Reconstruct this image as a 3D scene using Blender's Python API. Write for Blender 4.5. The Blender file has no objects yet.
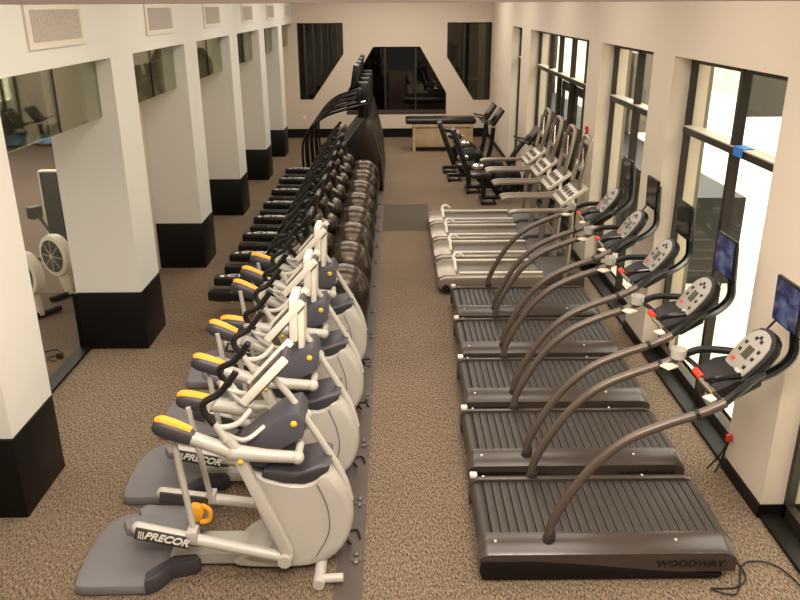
import bpy, bmesh, math, random
from mathutils import Vector, Matrix, Euler, geometry
random.seed(7)
PI = math.pi
SC = bpy.context.scene
COL = SC.collection

# ------------------------------------------------------------------ materials
def lin(c):
    return tuple(((v/255.0)/12.92 if v/255.0 <= .04045 else ((v/255.0+.055)/1.055)**2.4) for v in c) + (1,)
MATS = {}
def mat(name, rgb, rough=.6, metal=0.0, spec=.5, bump=0, bscale=60, var=0, vscale=4, coat=0, emit=None, estr=0):
    m = bpy.data.materials.new(name); m.use_nodes = True
    nt = m.node_tree; b = nt.nodes['Principled BSDF']
    col = lin(rgb)
    b.inputs['Base Color'].default_value = col
    b.inputs['Roughness'].default_value = rough
    b.inputs['Metallic'].default_value = metal
    b.inputs['Specular IOR Level'].default_value = spec
    b.inputs['Coat Weight'].default_value = coat
    tc = nt.nodes.new('ShaderNodeTexCoord')
    if var:
        n = nt.nodes.new('ShaderNodeTexNoise'); n.inputs['Scale'].default_value = vscale; n.inputs['Detail'].default_value = 4
        nt.links.new(tc.outputs['Object'], n.inputs['Vector'])
        r = nt.nodes.new('ShaderNodeValToRGB')
        r.color_ramp.elements[0].position = .3; r.color_ramp.elements[1].position = .7
        r.color_ramp.elements[0].color = tuple(v*(1-var) for v in col[:3])+(1,)
        r.color_ramp.elements[1].color = tuple(min(1, v*(1+var)) for v in col[:3])+(1,)
        nt.links.new(n.outputs['Fac'], r.inputs['Fac']); nt.links.new(r.outputs['Color'], b.inputs['Base Color'])
    if bump:
        n = nt.nodes.new('ShaderNodeTexNoise'); n.inputs['Scale'].default_value = bscale
        nt.links.new(tc.outputs['Object'], n.inputs['Vector'])
        bp = nt.nodes.new('ShaderNodeBump'); bp.inputs['Strength'].default_value = bump; bp.inputs['Distance'].default_value = .01
        nt.links.new(n.outputs['Fac'], bp.inputs['Height']); nt.links.new(bp.outputs['Normal'], b.inputs['Normal'])
    if emit:
        b.inputs['Emission Color'].default_value = lin(emit); b.inputs['Emission Strength'].default_value = estr
    MATS[name] = m
    return m

def carpet(name, dark, light):
    m = mat(name, dark, .95, spec=.1)
    nt = m.node_tree; b = nt.nodes['Principled BSDF']
    tc = nt.nodes.new('ShaderNodeTexCoord')
    mp = nt.nodes.new('ShaderNodeMapping'); mp.inputs['Rotation'].default_value = (0, 0, .45); mp.inputs['Scale'].default_value = (88, 34, 1)
    nt.links.new(tc.outputs['Object'], mp.inputs['Vector'])
    n1 = nt.nodes.new('ShaderNodeTexNoise'); n1.inputs['Scale'].default_value = 1; n1.inputs['Detail'].default_value = 5; n1.inputs['Roughness'].default_value = .7
    nt.links.new(mp.outputs['Vector'], n1.inputs['Vector'])
    n2 = nt.nodes.new('ShaderNodeTexNoise'); n2.inputs['Scale'].default_value = .55; n2.inputs['Detail'].default_value = 2
    nt.links.new(tc.outputs['Object'], n2.inputs['Vector'])
    r1 = nt.nodes.new('ShaderNodeValToRGB'); e = r1.color_ramp.elements
    e[0].position = .36; e[0].color = lin(dark); e[1].position = .66; e[1].color = lin(light)
    nt.links.new(n1.outputs['Fac'], r1.inputs['Fac'])
    r2 = nt.nodes.new('ShaderNodeValToRGB'); e = r2.color_ramp.elements
    e[0].position = .35; e[0].color = (.86, .86, .86, 1); e[1].position = .65; e[1].color = (1.0, 1.0, 1.0, 1)
    nt.links.new(n2.outputs['Fac'], r2.inputs['Fac'])
    mx = nt.nodes.new('ShaderNodeMix'); mx.data_type = 'RGBA'; mx.blend_type = 'MULTIPLY'; mx.inputs[0].default_value = 1
    nt.links.new(r1.outputs['Color'], mx.inputs[6]); nt.links.new(r2.outputs['Color'], mx.inputs[7])
    nt.links.new(mx.outputs[2], b.inputs['Base Color'])
    bp = nt.nodes.new('ShaderNodeBump'); bp.inputs['Strength'].default_value = .55; bp.inputs['Distance'].default_value = .01
    nt.links.new(n1.outputs['Fac'], bp.inputs['Height']); nt.links.new(bp.outputs['Normal'], b.inputs['Normal'])
    return m

def glass(name, tint, gloss, fres=.5):
    m = bpy.data.materials.new(name); m.use_nodes = True; nt = m.node_tree; nt.nodes.clear()
    o = nt.nodes.new('ShaderNodeOutputMaterial'); t = nt.nodes.new('ShaderNodeBsdfTransparent'); t.inputs['Color'].default_value = lin(tint)
    g = nt.nodes.new('ShaderNodeBsdfGlossy'); g.inputs['Roughness'].default_value = .02; g.inputs['Color'].default_value = (.9, .92, .88, 1)
    mx = nt.nodes.new('ShaderNodeMixShader'); fr = nt.nodes.new('ShaderNodeLayerWeight'); fr.inputs['Blend'].default_value = .25
    ad = nt.nodes.new('ShaderNodeMath'); ad.operation = 'MULTIPLY_ADD'; ad.inputs[1].default_value = fres; ad.inputs[2].default_value = gloss
    nt.links.new(fr.outputs['Fresnel'], ad.inputs[0]); nt.links.new(ad.outputs[0], mx.inputs['Fac'])
    nt.links.new(t.outputs[0], mx.inputs[1]); nt.links.new(g.outputs[0], mx.inputs[2]); nt.links.new(mx.outputs[0], o.inputs['Surface'])
    MATS[name] = m
    return m

M = MATS
carpet('carpet', (44, 36, 29), (162, 140, 117))
carpet('carpet_grey', (62, 55, 47), (112, 101, 88))  # greyer, flatter version of the carpet colour
carpet('carpet_side', (80, 68, 60), (132, 114, 102))
mat('wall_paint', (208, 193, 175), .75, bump=.05, bscale=30)
mat('column_paint', (216, 212, 203), .6, bump=.03)
mat('black_base', (14, 11, 9), .45, spec=.25)
mat('frame_brown', (40, 32, 26), .45)
mat('sill_grey', (170, 160, 145), .5)
mat('vent_frame', (214, 204, 190), .6)
mat('vent_grille', (192, 184, 173), .7)
mat('strip', (78, 65, 60), .6, var=.08)
mat('outlet', (88, 80, 74), .4, metal=.5)
mat('header_brown', (58, 46, 38), .6)
mat('ceiling_paint', (225, 215, 200), .9)
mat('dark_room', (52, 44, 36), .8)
mat('dark_slat', (112, 98, 78), .7)
mat('dark_object', (22, 19, 16), .6)
mat('outside_white', (248, 242, 228), .8)
mat('outside_floor', (250, 244, 226), .8)
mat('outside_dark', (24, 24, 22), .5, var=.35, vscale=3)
mat('outside_grey', (74, 70, 63), .6, var=.12, vscale=2)
mat('pier_grey', (112, 104, 92), .7)
mat('joint_line', (130, 125, 115), .8)
glass('window_glass', (248, 248, 242), .0, .12)
glass('mirror_tint', (232, 232, 220), .16, .35)
glass('far_glass', (190, 186, 172), .04)
mat('blue_tape', (40, 110, 190), .6)
mat('amt_light', (182, 177, 167), .38, coat=.15)
mat('st_panel', (192, 182, 166), .4, metal=.1)
mat('amt_white', (222, 216, 202), .35)
mat('amt_slate', (78, 76, 84), .5, bump=.05, bscale=200)
mat('amt_pad', (112, 108, 110), .6)
mat('amt_dark', (58, 55, 60), .45)
mat('orange', (246, 168, 40), .5)
mat('yellow_label', (232, 190, 50), .5)
mat('black_rubber', (20, 17, 16), .5, spec=.35)
mat('black_gloss', (18, 16, 15), .25)
mat('silver', (198, 190, 178), .3, metal=.6)
mat('chrome', (225, 220, 210), .15, metal=.95)
mat('white_letter', (225, 222, 215), .5)
mat('label_black', (58, 54, 52), .45)
mat('ww_side', (64, 54, 48), .28)
mat('ww_lower', (16, 12, 10), .5, spec=.3)
mat('ww_belt', (54, 46, 41), .5)
mat('ww_gap', (34, 28, 24), .8)
mat('ww_rail', (92, 80, 70), .34, metal=.35)
mat('ww_letter', (14, 11, 9), .5)
mat('console_silver', (146, 139, 129), .4)
mat('lcd', (64, 66, 50), .2)
mat('red', (210, 50, 30), .5)
mat('white_plastic', (225, 218, 205), .5)
mat('st_silver', (146, 134, 120), .32, metal=.45)
mat('st_deck', (104, 94, 84), .5)
mat('st_belt', (98, 88, 78), .7)
mat('st_hood', (60, 53, 47), .5)
mat('cy_drum', (74, 64, 55), .26, metal=.7)
mat('cy_black', (16, 14, 12), .35, spec=.4)
mat('wood', (186, 162, 128), .5, var=.1, vscale=6)
mat('vinyl_black', (26, 23, 21), .3)
mat('paper', (226, 214, 190), .8)
mat('rower_white', (210, 204, 190), .4)
mat('bosu_blue', (70, 120, 165), .35)

def screen_mat(name, a, b_, e):
    m = mat(name, a, .12)
    nt = m.node_tree; b = nt.nodes['Principled BSDF']
    tc = nt.nodes.new('ShaderNodeTexCoord'); n = nt.nodes.new('ShaderNodeTexNoise'); n.inputs['Scale'].default_value = 5; n.inputs['Detail'].default_value = 5; n.inputs['Distortion'].default_value = 1.2
    nt.links.new(tc.outputs['Object'], n.inputs['Vector'])
    r = nt.nodes.new('ShaderNodeValToRGB'); r.color_ramp.elements[0].position = .45; r.color_ramp.elements[0].color = lin(a); r.color_ramp.elements[1].position = .72; r.color_ramp.elements[1].color = lin(b_)
    nt.links.new(n.outputs['Fac'], r.inputs['Fac']); nt.links.new(r.outputs['Color'], b.inputs['Emission Color'])
    b.inputs['Base Color'].default_value = (.01, .01, .012, 1)
    b.inputs['Emission Strength'].default_value = e
screen_mat('screen_on', (26, 38, 78), (110, 122, 158), .7)
mat('screen_off', (22, 20, 20), .08)

# ------------------------------------------------------------------ mesh helpers
class MB:
    def __init__(s): s.bm = bmesh.new()
    def box(s, x0, x1, y0, y1, z0, z1, bev=0, mx=None, seg=2):
        vs = [s.bm.verts.new((x, y, z)) for x in (x0, x1) for y in (y0, y1) for z in (z0, z1)]
        F = [(0,1,3,2),(4,6,7,5),(0,4,5,1),(2,3,7,6),(0,2,6,4),(1,5,7,3)]
        fs = [s.bm.faces.new([vs[i] for i in f]) for f in F]
        if bev: s._bev(vs, fs, bev, seg)
        elif mx: pass
        if mx:
            vv = s._last if bev else vs
            for v in vv: v.co = mx @ v.co
        return s
    def _bev(s, vs, fs, bev, seg):
        n0 = set(s.bm.verts) - set(vs)
        es = {e for f in fs for e in f.edges}
        bmesh.ops.bevel(s.bm, geom=list(es), offset=bev, segments=seg, affect='EDGES', profile=.5)
        s._last = [v for v in s.bm.verts if v not in n0]
    def prism(s, pts, y0, y1, bev=0, axis='y', mx=None, seg=2):
        # pts: outline (a,b); axis y -> (x,z) ; axis z -> (x,y); axis x -> (y,z)
        def P(a, b, t):
            return {'y': (a, t, b), 'z': (a, b, t), 'x': (t, a, b)}[axis]
        A = [s.bm.verts.new(P(a, b, y0)) for a, b in pts]; B = [s.bm.verts.new(P(a, b, y1)) for a, b in pts]
        n = len(pts)
        fs = [s.bm.faces.new(A), s.bm.faces.new(B[::-1])]
        for i in range(n): fs.append(s.bm.faces.new([A[i], B[i], B[(i+1) % n], A[(i+1) % n]][::-1]))
        bmesh.ops.recalc_face_normals(s.bm, faces=fs)
        vs = A+B
        if bev:
            n0 = set(s.bm.verts) - set(vs)
            es = list(set(fs[0].edges) | set(fs[1].edges))
            bmesh.ops.bevel(s.bm, geom=es, offset=bev, segments=seg, affect='EDGES', profile=.5)
            vs = [v for v in s.bm.verts if v not in n0]
        if mx:
            for v in vs: v.co = mx @ v.co
        return s
    def tube(s, pts, r, n=10, smooth=0, cap=True, flat=1.0):
        P = [Vector(p) for p in pts]
        if smooth and len(P) > 2:
            Q = []
            for i in range(len(P)-1):
                p0 = P[max(i-1, 0)]; p1 = P[i]; p2 = P[i+1]; p3 = P[min(i+2, len(P)-1)]
                for k in range(smooth):
                    t = k/smooth
                    Q.append(.5*((2*p1)+(-p0+p2)*t+(2*p0-5*p1+4*p2-p3)*t*t+(-p0+3*p1-3*p2+p3)*t**3))
            Q.append(P[-1]); rr = None
            if isinstance(r, (list, tuple)):
                rr = []
                for i in range(len(P)-1):
                    for k in range(smooth): rr.append(r[i]+(r[i+1]-r[i])*k/smooth)
                rr.append(r[-1]); r = rr
            P = Q
        if not isinstance(r, (list, tuple)): r = [r]*len(P)
        up = Vector((0, 1, 0)); t0 = (P[1]-P[0]).normalized()
        if abs(t0.dot(up)) > .9: up = Vector((0, 0, 1))
        rings = []
        for i, p in enumerate(P):
            t = (P[min(i+1, len(P)-1)]-P[max(i-1, 0)]).normalized()
            u = (up - t*up.dot(t)).normalized(); w = t.cross(u); up = u
            rings.append([s.bm.verts.new(p + (u*math.cos(a)*flat + w*math.sin(a))*r[i]) for a in [2*PI*k/n for k in range(n)]])
        fs = []
        for i in range(len(rings)-1):
            for k in range(n): fs.append(s.bm.faces.new([rings[i][k], rings[i][(k+1) % n], rings[i+1][(k+1) % n], rings[i+1][k]]))
        if cap:
            fs.append(s.bm.faces.new(rings[0][::-1])); fs.append(s.bm.faces.new(rings[-1]))
        bmesh.ops.recalc_face_normals(s.bm, faces=fs)
        return s
    def ball(s, c, rx, ry=None, rz=None, u=14, v=10, pw=1.0):
        ry = ry or rx; rz = rz or rx
        def sp(t): return math.copysign(abs(t)**pw, t)
        rings = []
        top = s.bm.verts.new((c[0], c[1], c[2]+rz)); bot = s.bm.verts.new((c[0], c[1], c[2]-rz))
        for i in range(1, v):
            a = PI*i/v
            rings.append([s.bm.verts.new((c[0]+rx*sp(math.sin(a))*sp(math.cos(2*PI*k/u)), c[1]+ry*sp(math.sin(a))*sp(math.sin(2*PI*k/u)), c[2]+rz*sp(math.cos(a)))) for k in range(u)])
        for k in range(u):
            s.bm.faces.new([top, rings[0][k], rings[0][(k+1) % u]]); s.bm.faces.new([bot, rings[-1][(k+1) % u], rings[-1][k]])
            for i in range(len(rings)-1): s.bm.faces.new([rings[i][k], rings[i+1][k], rings[i+1][(k+1) % u], rings[i][(k+1) % u]])
        return s
    def lathe(s, c, prof, n=24, axis='z', mx=None):
        # prof: (r, h) list
        rings = []
        for r, h in prof:
            ring = []
            for k in range(n):
                a = 2*PI*k/n; p = {'z': (r*math.cos(a), r*math.sin(a), h), 'y': (r*math.cos(a), h, r*math.sin(a)), 'x': (h, r*math.cos(a), r*math.sin(a))}[axis]
                q = Vector(p)
                if mx: q = mx @ q
                ring.append(s.bm.verts.new(q+Vector(c)))
            rings.append(ring)
        fs = []
        for i in range(len(rings)-1):
            for k in range(n): fs.append(s.bm.faces.new([rings[i][k], rings[i][(k+1) % n], rings[i+1][(k+1) % n], rings[i+1][k]]))
        fs.append(s.bm.faces.new(rings[0][::-1])); fs.append(s.bm.faces.new(rings[-1]))
        bmesh.ops.recalc_face_normals(s.bm, faces=fs)
        return s
    def loft(s, secs):
        # secs: list of closed loops of equal length
        rings = [[s.bm.verts.new(p) for p in sec] for sec in secs]; n = len(secs[0]); fs = []
        for i in range(len(rings)-1):
            for k in range(n): fs.append(s.bm.faces.new([rings[i][k], rings[i][(k+1) % n], rings[i+1][(k+1) % n], rings[i+1][k]]))
        fs.append(s.bm.faces.new(rings[0][::-1])); fs.append(s.bm.faces.new(rings[-1]))
        bmesh.ops.recalc_face_normals(s.bm, faces=fs)
        return s
    def sh(s, dx, dy, dz):
        for v in s.bm.verts: v.co += Vector((dx, dy, dz))
        return s
    def build(s, name, m, parent=None, label=None, ang=35):
        me = bpy.data.meshes.new(name); s.bm.to_mesh(me); s.bm.free()
        for p in me.polygons: p.use_smooth = True
        me.set_sharp_from_angle(angle=math.radians(ang))
        me.materials.append(M[m] if isinstance(m, str) else m)
        o = bpy.data.objects.new(name, me); COL.objects.link(o)
        if parent: o.parent = parent
        if label: o['label'] = label
        return o

def each(mb, name, m, parent, label=None):
    # every loose piece becomes a part of its own
    bm = mb.bm; bm.verts.index_update(); bm.verts.ensure_lookup_table(); seen = set(); out = []
    for v0 in bm.verts:
        if v0.index in seen: continue
        st_, isl = [v0], []
        seen.add(v0.index)
        while st_:
            v = st_.pop(); isl.append(v)
            for e in v.link_edges:
                w_ = e.other_vert(v)
                if w_.index not in seen: seen.add(w_.index); st_.append(w_)
        nb = MB(); mp = {v: nb.bm.verts.new(v.co) for v in isl}
        for f_ in {f_ for v in isl for f_ in v.link_faces}: nb.bm.faces.new([mp[v] for v in f_.verts])
        out.append(nb.build(name, m, parent, label))
    bm.free(); return out
def thing(name, label, cat, loc=(0, 0, 0), rz=0, group=None):
    o = bpy.data.objects.new(name, None); COL.objects.link(o); o.empty_display_size = .1
    o.location = loc; o.rotation_euler = (0, 0, rz)
    o['label'] = label; o['category'] = cat
    if group: o['group'] = group
    return o
def tag(o, label, cat, group=None):
    o['label'] = label; o['category'] = cat
    if group: o['group'] = group
    return o
def struct(name, mb, m):
    o = mb.build(name, m); o['kind'] = 'structure'; return o
def dup(root, loc, label=None, rz=None):
    def rec(o, par):
        c = o.copy(); COL.objects.link(c)
        if par: c.parent = par
        for ch in [x for x in bpy.data.objects if x.parent == o]: rec(ch, c)
        return c
    r = rec(root, None); r.location = loc
    if label: r['label'] = label
    if rz is not None: r.rotation_euler = (0, 0, rz)
    return r
def rot(ax, deg, piv=(0, 0, 0)):
    return Matrix.Translation(piv) @ Matrix.Rotation(math.radians(deg), 4, ax) @ Matrix.Translation([-v for v in piv])

def text(name, s, size, m, parent, mx, sx=1.0, shear=0, ext=.002, off=0):
    cu = bpy.data.curves.new('t', 'FONT'); cu.body = s; cu.size = size; cu.extrude = ext; cu.shear = shear; cu.offset = off
    cu.align_x = 'CENTER'; cu.align_y = 'CENTER'
    o = bpy.data.objects.new('t', cu); COL.objects.link(o)
    bpy.context.view_layer.update()
    dg = bpy.context.evaluated_depsgraph_get()
    me = bpy.data.meshes.new_from_object(o.evaluated_get(dg))
    bpy.data.objects.remove(o); me.name = name
    for v in me.vertices: v.co = mx @ Vector((v.co.x*sx, v.co.y, v.co.z))
    me.materials.clear(); me.materials.append(M[m])
    r = bpy.data.objects.new(name, me); COL.objects.link(r); r.parent = parent
    return r
def frame(origin, xa, ya):
    xa = Vector(xa).normalized(); ya = Vector(ya).normalized(); za = xa.cross(ya)
    m = Matrix((xa, ya, za)).transposed().to_4x4(); m.translation = origin
    return m
# text on a face whose outward normal is -Y: x right, z up
FRONT = lambda x, y, z, tilt=0: frame((x, y, z), (math.cos(tilt), 0, math.sin(tilt)), (-math.sin(tilt), 0, math.cos(tilt)))

# ------------------------------------------------------------------ camera
f, cx, cy = 777.0, 400.0, 300.0
vy = Vector((394-cx, 4-cy, f)).normalized(); vz = -Vector((410-cx, 2340-cy, f)); vz = (vz-vy*vz.dot(vy)).normalized(); vx = vy.cross(vz)
if vx.x < 0: vx = -vx
R = Matrix((vx, vy, vz))
right = R @ Vector((1, 0, 0)); up = -(R @ Vector((0, 1, 0))); back = -(R @ Vector((0, 0, 1)))
cam = bpy.data.cameras.new('camera'); co = bpy.data.objects.new('camera', cam); COL.objects.link(co)
mw = Matrix((right, up, back)).transposed().to_4x4(); mw.translation = (0, 0, 3.6); co.matrix_world = mw
cam.sensor_width = 36; cam.lens = f/800*36; cam.clip_start = .05
SC.camera = co

# ------------------------------------------------------------------ setting
YF = 22.7
XL, XR = -2.79, 2.7
struct('floor', MB().box(-3.45, 3.1, -1.5, YF+.1, -.1, 0), 'carpet')
struct('floor_side_room', MB().box(-12.5, -3.45, -1.5, YF+.1, -.1, -.002), 'carpet_side')
struct('floor_grey_patch', MB().box(-.22, .62, 12.75, 14.6, 0, .004), 'carpet_grey')  # thin rectangle of greyer tone on the aisle floor
struct('ceiling', MB().box(-3.6, 3.2, 2.0, YF+.1, 4.3, 4.4), 'ceiling_paint')
struct('trim_1', MB().box(-3.5, 3.2, 1.35, 1.5, 3.602, 3.9), 'header_brown')
# left wall: lintel band + columns
struct('wall_left', MB().box(-3.55, XL, -1.5, YF, 3.12, 4.3), 'column_paint')
CF = [1.85, 4.9, 7.97, 10.83, 13.85, 16.9, 19.7]
ci = 1
for k, y in enumerate(CF):
    o = MB().box(-3.5, XL, y+.03, y+.72, .66, 3.12).build('column', 'column_paint'); o['kind'] = 'structure'
    struct('baseboard_column', MB().box(-3.54, XL+.015, y, y+.70, 0, .665, .004), 'black_base')
# infill walls behind the further bays
for k in range(2, 7):
    y0 = CF[k]+.72; y1 = (CF[k+1] if k < 6 else YF)+.03
    struct('wall_left_infill', MB().box(-3.52, -3.44, y0, y1, 0, 3.12), 'wall_paint')
# transom panes in each bay
for k in range(0, 7):
    y0 = CF[k]+.72; y1 = (CF[k+1] if k < 6 else YF)+.03
    gl = MB().box(-2.96, -2.945, y0, y1, 2.55, 3.12)
    o = struct('window_%d' % (k+11), gl, 'mirror_tint')
    MB().box(-2.965, -2.94, y1-1.05, y1-1.035, 2.55, 3.12).build('pane_joint', 'frame_brown', o)
# floor-height glass to the side room in the first bay
for k in (0, 1):
    y0 = CF[k]+.72; y1 = CF[k+1]
    struct('window_%d' % (k+21), MB().box(-3.5, -3.49, y0, y1, .03, 3.12), 'window_glass')
    struct('trim_2', MB().box(-3.56, -3.42, y0, y1, 0, .03), 'black_base')
# side room
struct('wall_side_room', MB().box(-12.6, -12.5, -1.5, YF, 0, 3.3), 'wall_paint')
struct('ceiling_side_room', MB().box(-12.5, -3.55, -1.5, YF, 3.3, 3.4), 'ceiling_paint')
struct('wall_side_room_far', MB().box(-9.4, -3.5, YF-.05, YF+.1, 0, 3.3), 'wall_paint')
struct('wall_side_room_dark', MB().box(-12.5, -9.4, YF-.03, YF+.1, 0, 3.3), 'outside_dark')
struct('baseboard_side_room', MB().box(-9.4, -3.6, YF-.07, YF-.05, 0, .2), 'black_base')
# right wall
segs = [(-1.5, 2.5), (4.84, 5.5), (7.8, 8.45), (10.6, 11.3), (16.2, 17.3), (18.7, YF)]
for a, b in segs:
    struct('wall_right', MB().box(XR, XR+.36, a, b, 0, 3.12), 'wall_paint')
    struct('baseboard_right', MB().box(XR-.02, XR+.30, a-.012, b+.012, 0, .11), 'black_base')
struct('wall_right', MB().box(XR, XR+.36, -1.5, YF, 3.12, 4.3), 'wall_paint')
wins = [(2.5, 4.84, [3.7]), (5.5, 7.8, [6.62]), (8.45, 10.6, [9.5]), (11.3, 16.2, [12.1, 13.1, 14.1, 14.95]), (17.3, 18.7, [18.0])]
XW = 2.9
for i, (a, b, ms) in enumerate(wins):
    w = MB()
    w.box(XW-.03, XW+.03, a, a+.045, 0, 3.12); w.box(XW-.03, XW+.03, b-.045, b, 0, 3.12)
    w.box(XW-.03, XW+.03, a, b, 3.06, 3.12); w.box(XW-.03, XW+.03, a, b, 0, .12); w.box(XW-.035, XW+.05, a, b, 2.39, 2.455)
    for m_ in ms: w.box(XW-.04, XW+.04, m_-.03, m_+.03, 0, 3.12)
    o = struct('window_%d' % (i+1), w, 'frame_brown')
    MB().box(XW-.004, XW+.004, a+.03, b-.03, .1, 3.1).build('window_pane', 'window_glass', o)
    MB().box(XW-.05, XW+.09, a+.005, b-.005, 2.456, 2.468).build('window_sill', 'sill_grey', o)
    MB().box(XW-.2, XW-.05, a+.005, b-.005, 0, .035).build('threshold', 'black_base', o)
# double door in the wide window
d = MB()
for y0, y1 in ((12.14, 13.06), (13.14, 14.06)):
    d.box(XW+.04, XW+.085, y0, y0+.1, 0, 2.34); d.box(XW+.04, XW+.085, y1-.1, y1, 0, 2.34); d.box(XW+.04, XW+.085, y0, y1, 0, .25); d.box(XW+.04, XW+.085, y0, y1, 2.2, 2.34)
dr = struct('door_1', d, 'frame_brown')
for y in (13.0, 13.2): MB().tube([(XW+.03, y, .9), (XW-.02, y, .95), (XW-.02, y, 1.25), (XW+.03, y, 1.3)], .012).build('door_handle', 'chrome', dr)
# far wall with the truss-shaped windows
outer = [(-3.5, 0), (3.06, 0), (3.06, 4.3), (-3.5, 4.3)]
holes = [[(-2.69, 1.06), (-2.69, 3.12), (-1.42, 3.12), (-1.42, 2.3), (-2.32, 1.06)],
         [(-1.38, .73), (-1.38, 1.23), (-.59, 2.49), (.72, 2.49), (1.47, 1.23), (1.47, .73)],
         [(1.47, 2.21), (1.47, 3.12), (2.75, 3.12), (2.75, 1.03), (2.24, 1.03)]]
bm = bmesh.new(); loops = [outer]+holes
allp = [p for l in loops for p in l]
for yy, flip in ((YF, 0), (YF+.22, 1)):
    V = [bm.verts.new((x, yy, z)) for x, z in allp]
    for t in geometry.tessellate_polygon([[Vector((x, z, 0)) for x, z in l] for l in loops]):
        try: bm.faces.new([V[i] for i in t])
        except ValueError: pass
    if not flip: VA = V
i0 = 0
for l in loops:
    n = len(l)
    for k in range(n): bm.faces.new([VA[i0+k], VA[i0+(k+1) % n], V[i0+(k+1) % n], V[i0+k]])
    i0 += n
bmesh.ops.recalc_face_normals(bm, faces=bm.faces)
w = MB(); w.bm = bm; struct('wall_far', w, 'wall_paint')
struct('baseboard_far', MB().box(-3.4, XR, YF-.02, YF, 0, .25), 'black_base')
for k, (h, mull) in enumerate(zip(holes, ([], [(-.26, .73, 2.49), (.6, .73, 2.49)], [(1.95, 1.5, 3.12)]))):
    g = MB().prism(h, YF+.1, YF+.11, axis='y')
    o = struct('window_%d' % (k+6), g, 'far_glass')
    xs = [p[0] for p in h]; fb = MB(); n = len(h)
    c = Vector((sum(xs)/n, sum(p[1] for p in h)/n))
    for i in range(n):
        p, q = Vector(h[i]), Vector(h[(i+1) % n])
        fb.tube([(p.x, YF+.1, p.y), (q.x, YF+.1, q.y)], .03, 4)
    for x, z0, z1 in mull: fb.box(x-.025, x+.025, YF+.08, YF+.13, z0, z1)
    fb.build('window_frame', 'frame_brown', o)
struct('trim_3', MB().box(-1.38, 1.47, YF-.02, YF+.2, .66, .73, .005), 'header_brown')
# room behind the far wall
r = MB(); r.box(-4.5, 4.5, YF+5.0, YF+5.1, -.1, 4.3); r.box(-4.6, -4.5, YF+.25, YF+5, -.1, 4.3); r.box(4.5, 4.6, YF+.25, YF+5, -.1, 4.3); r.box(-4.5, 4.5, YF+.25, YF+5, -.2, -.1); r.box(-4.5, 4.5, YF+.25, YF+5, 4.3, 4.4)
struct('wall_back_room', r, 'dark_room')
s = MB()
for k in range(7): s.box(-3.4+k*.30, -3.33+k*.30, YF+1.2, YF+1.3, 1.7, 3.7)
s.box(-3.0, -2.2, YF+1.25, YF+1.35, 1.0, 1.12); s.box(-2.65, -2.58, YF+1.2, YF+1.3, 1.1, 2.0)
s.box(2.0, 2.08, YF+.9, YF+1, .3, 3.9); s.box(2.45, 2.65, YF+1.0, YF+1.1, .3, 3.9); s.box(2.1, 2.6, YF+.9, YF+1, 1.5, 1.57)
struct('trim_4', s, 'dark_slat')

# white panels, floor, dark blocks beyond the right-hand windows
struct('floor_outside', MB().box(3.06, 14, 0, 34, -.1, 0), 'outside_floor')
j = MB()
for y in (9, 11.5, 14, 16.5, 19): j.box(4.9, 13.9, y, y+.03, 0, .004)
struct('trim_5', j, 'joint_line')
struct('wall_outside', MB().box(14, 14.1, 0, 34, 0, 6), 'outside_white')
struct('wall_outside_far', MB().box(3.2, 14, 34, 34.1, 0, 6), 'outside_white')
struct('wall_outside_low', MB().box(3.75, 4.62, 10.0, 33, 0, 1.2), 'outside_dark')
struct('wall_outside_upper', MB().box(4.55, 6.2, 10.3, 10.5, 2.2, 4.4), 'outside_grey')
struct('column_outside', MB().box(3.06, 3.11, 7.83, 8.42, 0, 4.2).box(3.06, 3.11, 10.63, 11.27, 0, 4.2).box(3.06, 3.11, 16.25, 17.25, 0, 4.2).box(3.06, 3.11, 4.87, 5.47, 0, 4.2).box(4.6, 5.1, 15.5, 18.5, 1.2, 2.7), 'pier_grey')

# strip with floor outlets
struct('floor_strip', MB().box(-.42, -.235, 2.5, 19.5, 0, .008), 'strip')
oy = [4.4, 5.05, 5.9, 6.76, 7.5, 8.25, 9.03, 9.99, 11.0, 11.82, 12.75, 13.67, 14.6, 15.5]
def outlet():
    t = thing('floor_outlet', 'small metal floor outlet with two open flaps on the brown cable strip', 'floor outlet', (0, 0, .008), 0, 'floor outlets along the cable strip')
    MB().box(-.05, .05, -.03, .03, 0, .004).build('plate', 'outlet', t)
    for y in (-.04, .04): MB().lathe((0, y, .004), [(.018, 0), (.018, .02), (.012, .022)], 10, mx=rot('X', 30)).build('flap', 'outlet', t)
    return t
pr = outlet()
for i, y in enumerate(oy):
    if i: dup(pr, (-.29, y, .008))
    else: pr.location = (-.29, y, .008)

# air vents above the bays
def vent():
    t = thing('air_vent', '', 'air vent', (0, 0, 0))
    b = MB(); b.box(0, .02, -.57, -.5, 0, .34); b.box(0, .02, .5, .57, 0, .34); b.box(0, .02, -.5, .5, 0, .05); b.box(0, .02, -.5, .5, .29, .34)
    b.build('frame', 'vent_frame', t)
    g = MB(); g.box(0, .006, -.5, .5, .05, .29)
    for k in range(24): g.box(.006, .014, -.49+k*.0415, -.475+k*.0415, .05, .29)
    g.build('grille', 'vent_grille', t)
    return t
vl = ['white wall vent above the mirrored bay with the rowing machines, nearest of the row', 'white wall vent above the second mirrored bay', 'white wall vent above the third bay, between second and fourth vents', 'white wall vent above the fourth bay from the front', 'small looking white wall vent above the fifth bay', 'farthest white wall vent on the left, next to the far wall']
vp = vent()
for i, (y, l) in enumerate(zip([6.8, 9.82, 12.65, 15.7, 18.6, 21.5], vl)):
    o = vp if i == 0 else dup(vp, (0, 0, 0), l)
    o.location = (XL, y, 3.28); o['label'] = l

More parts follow.
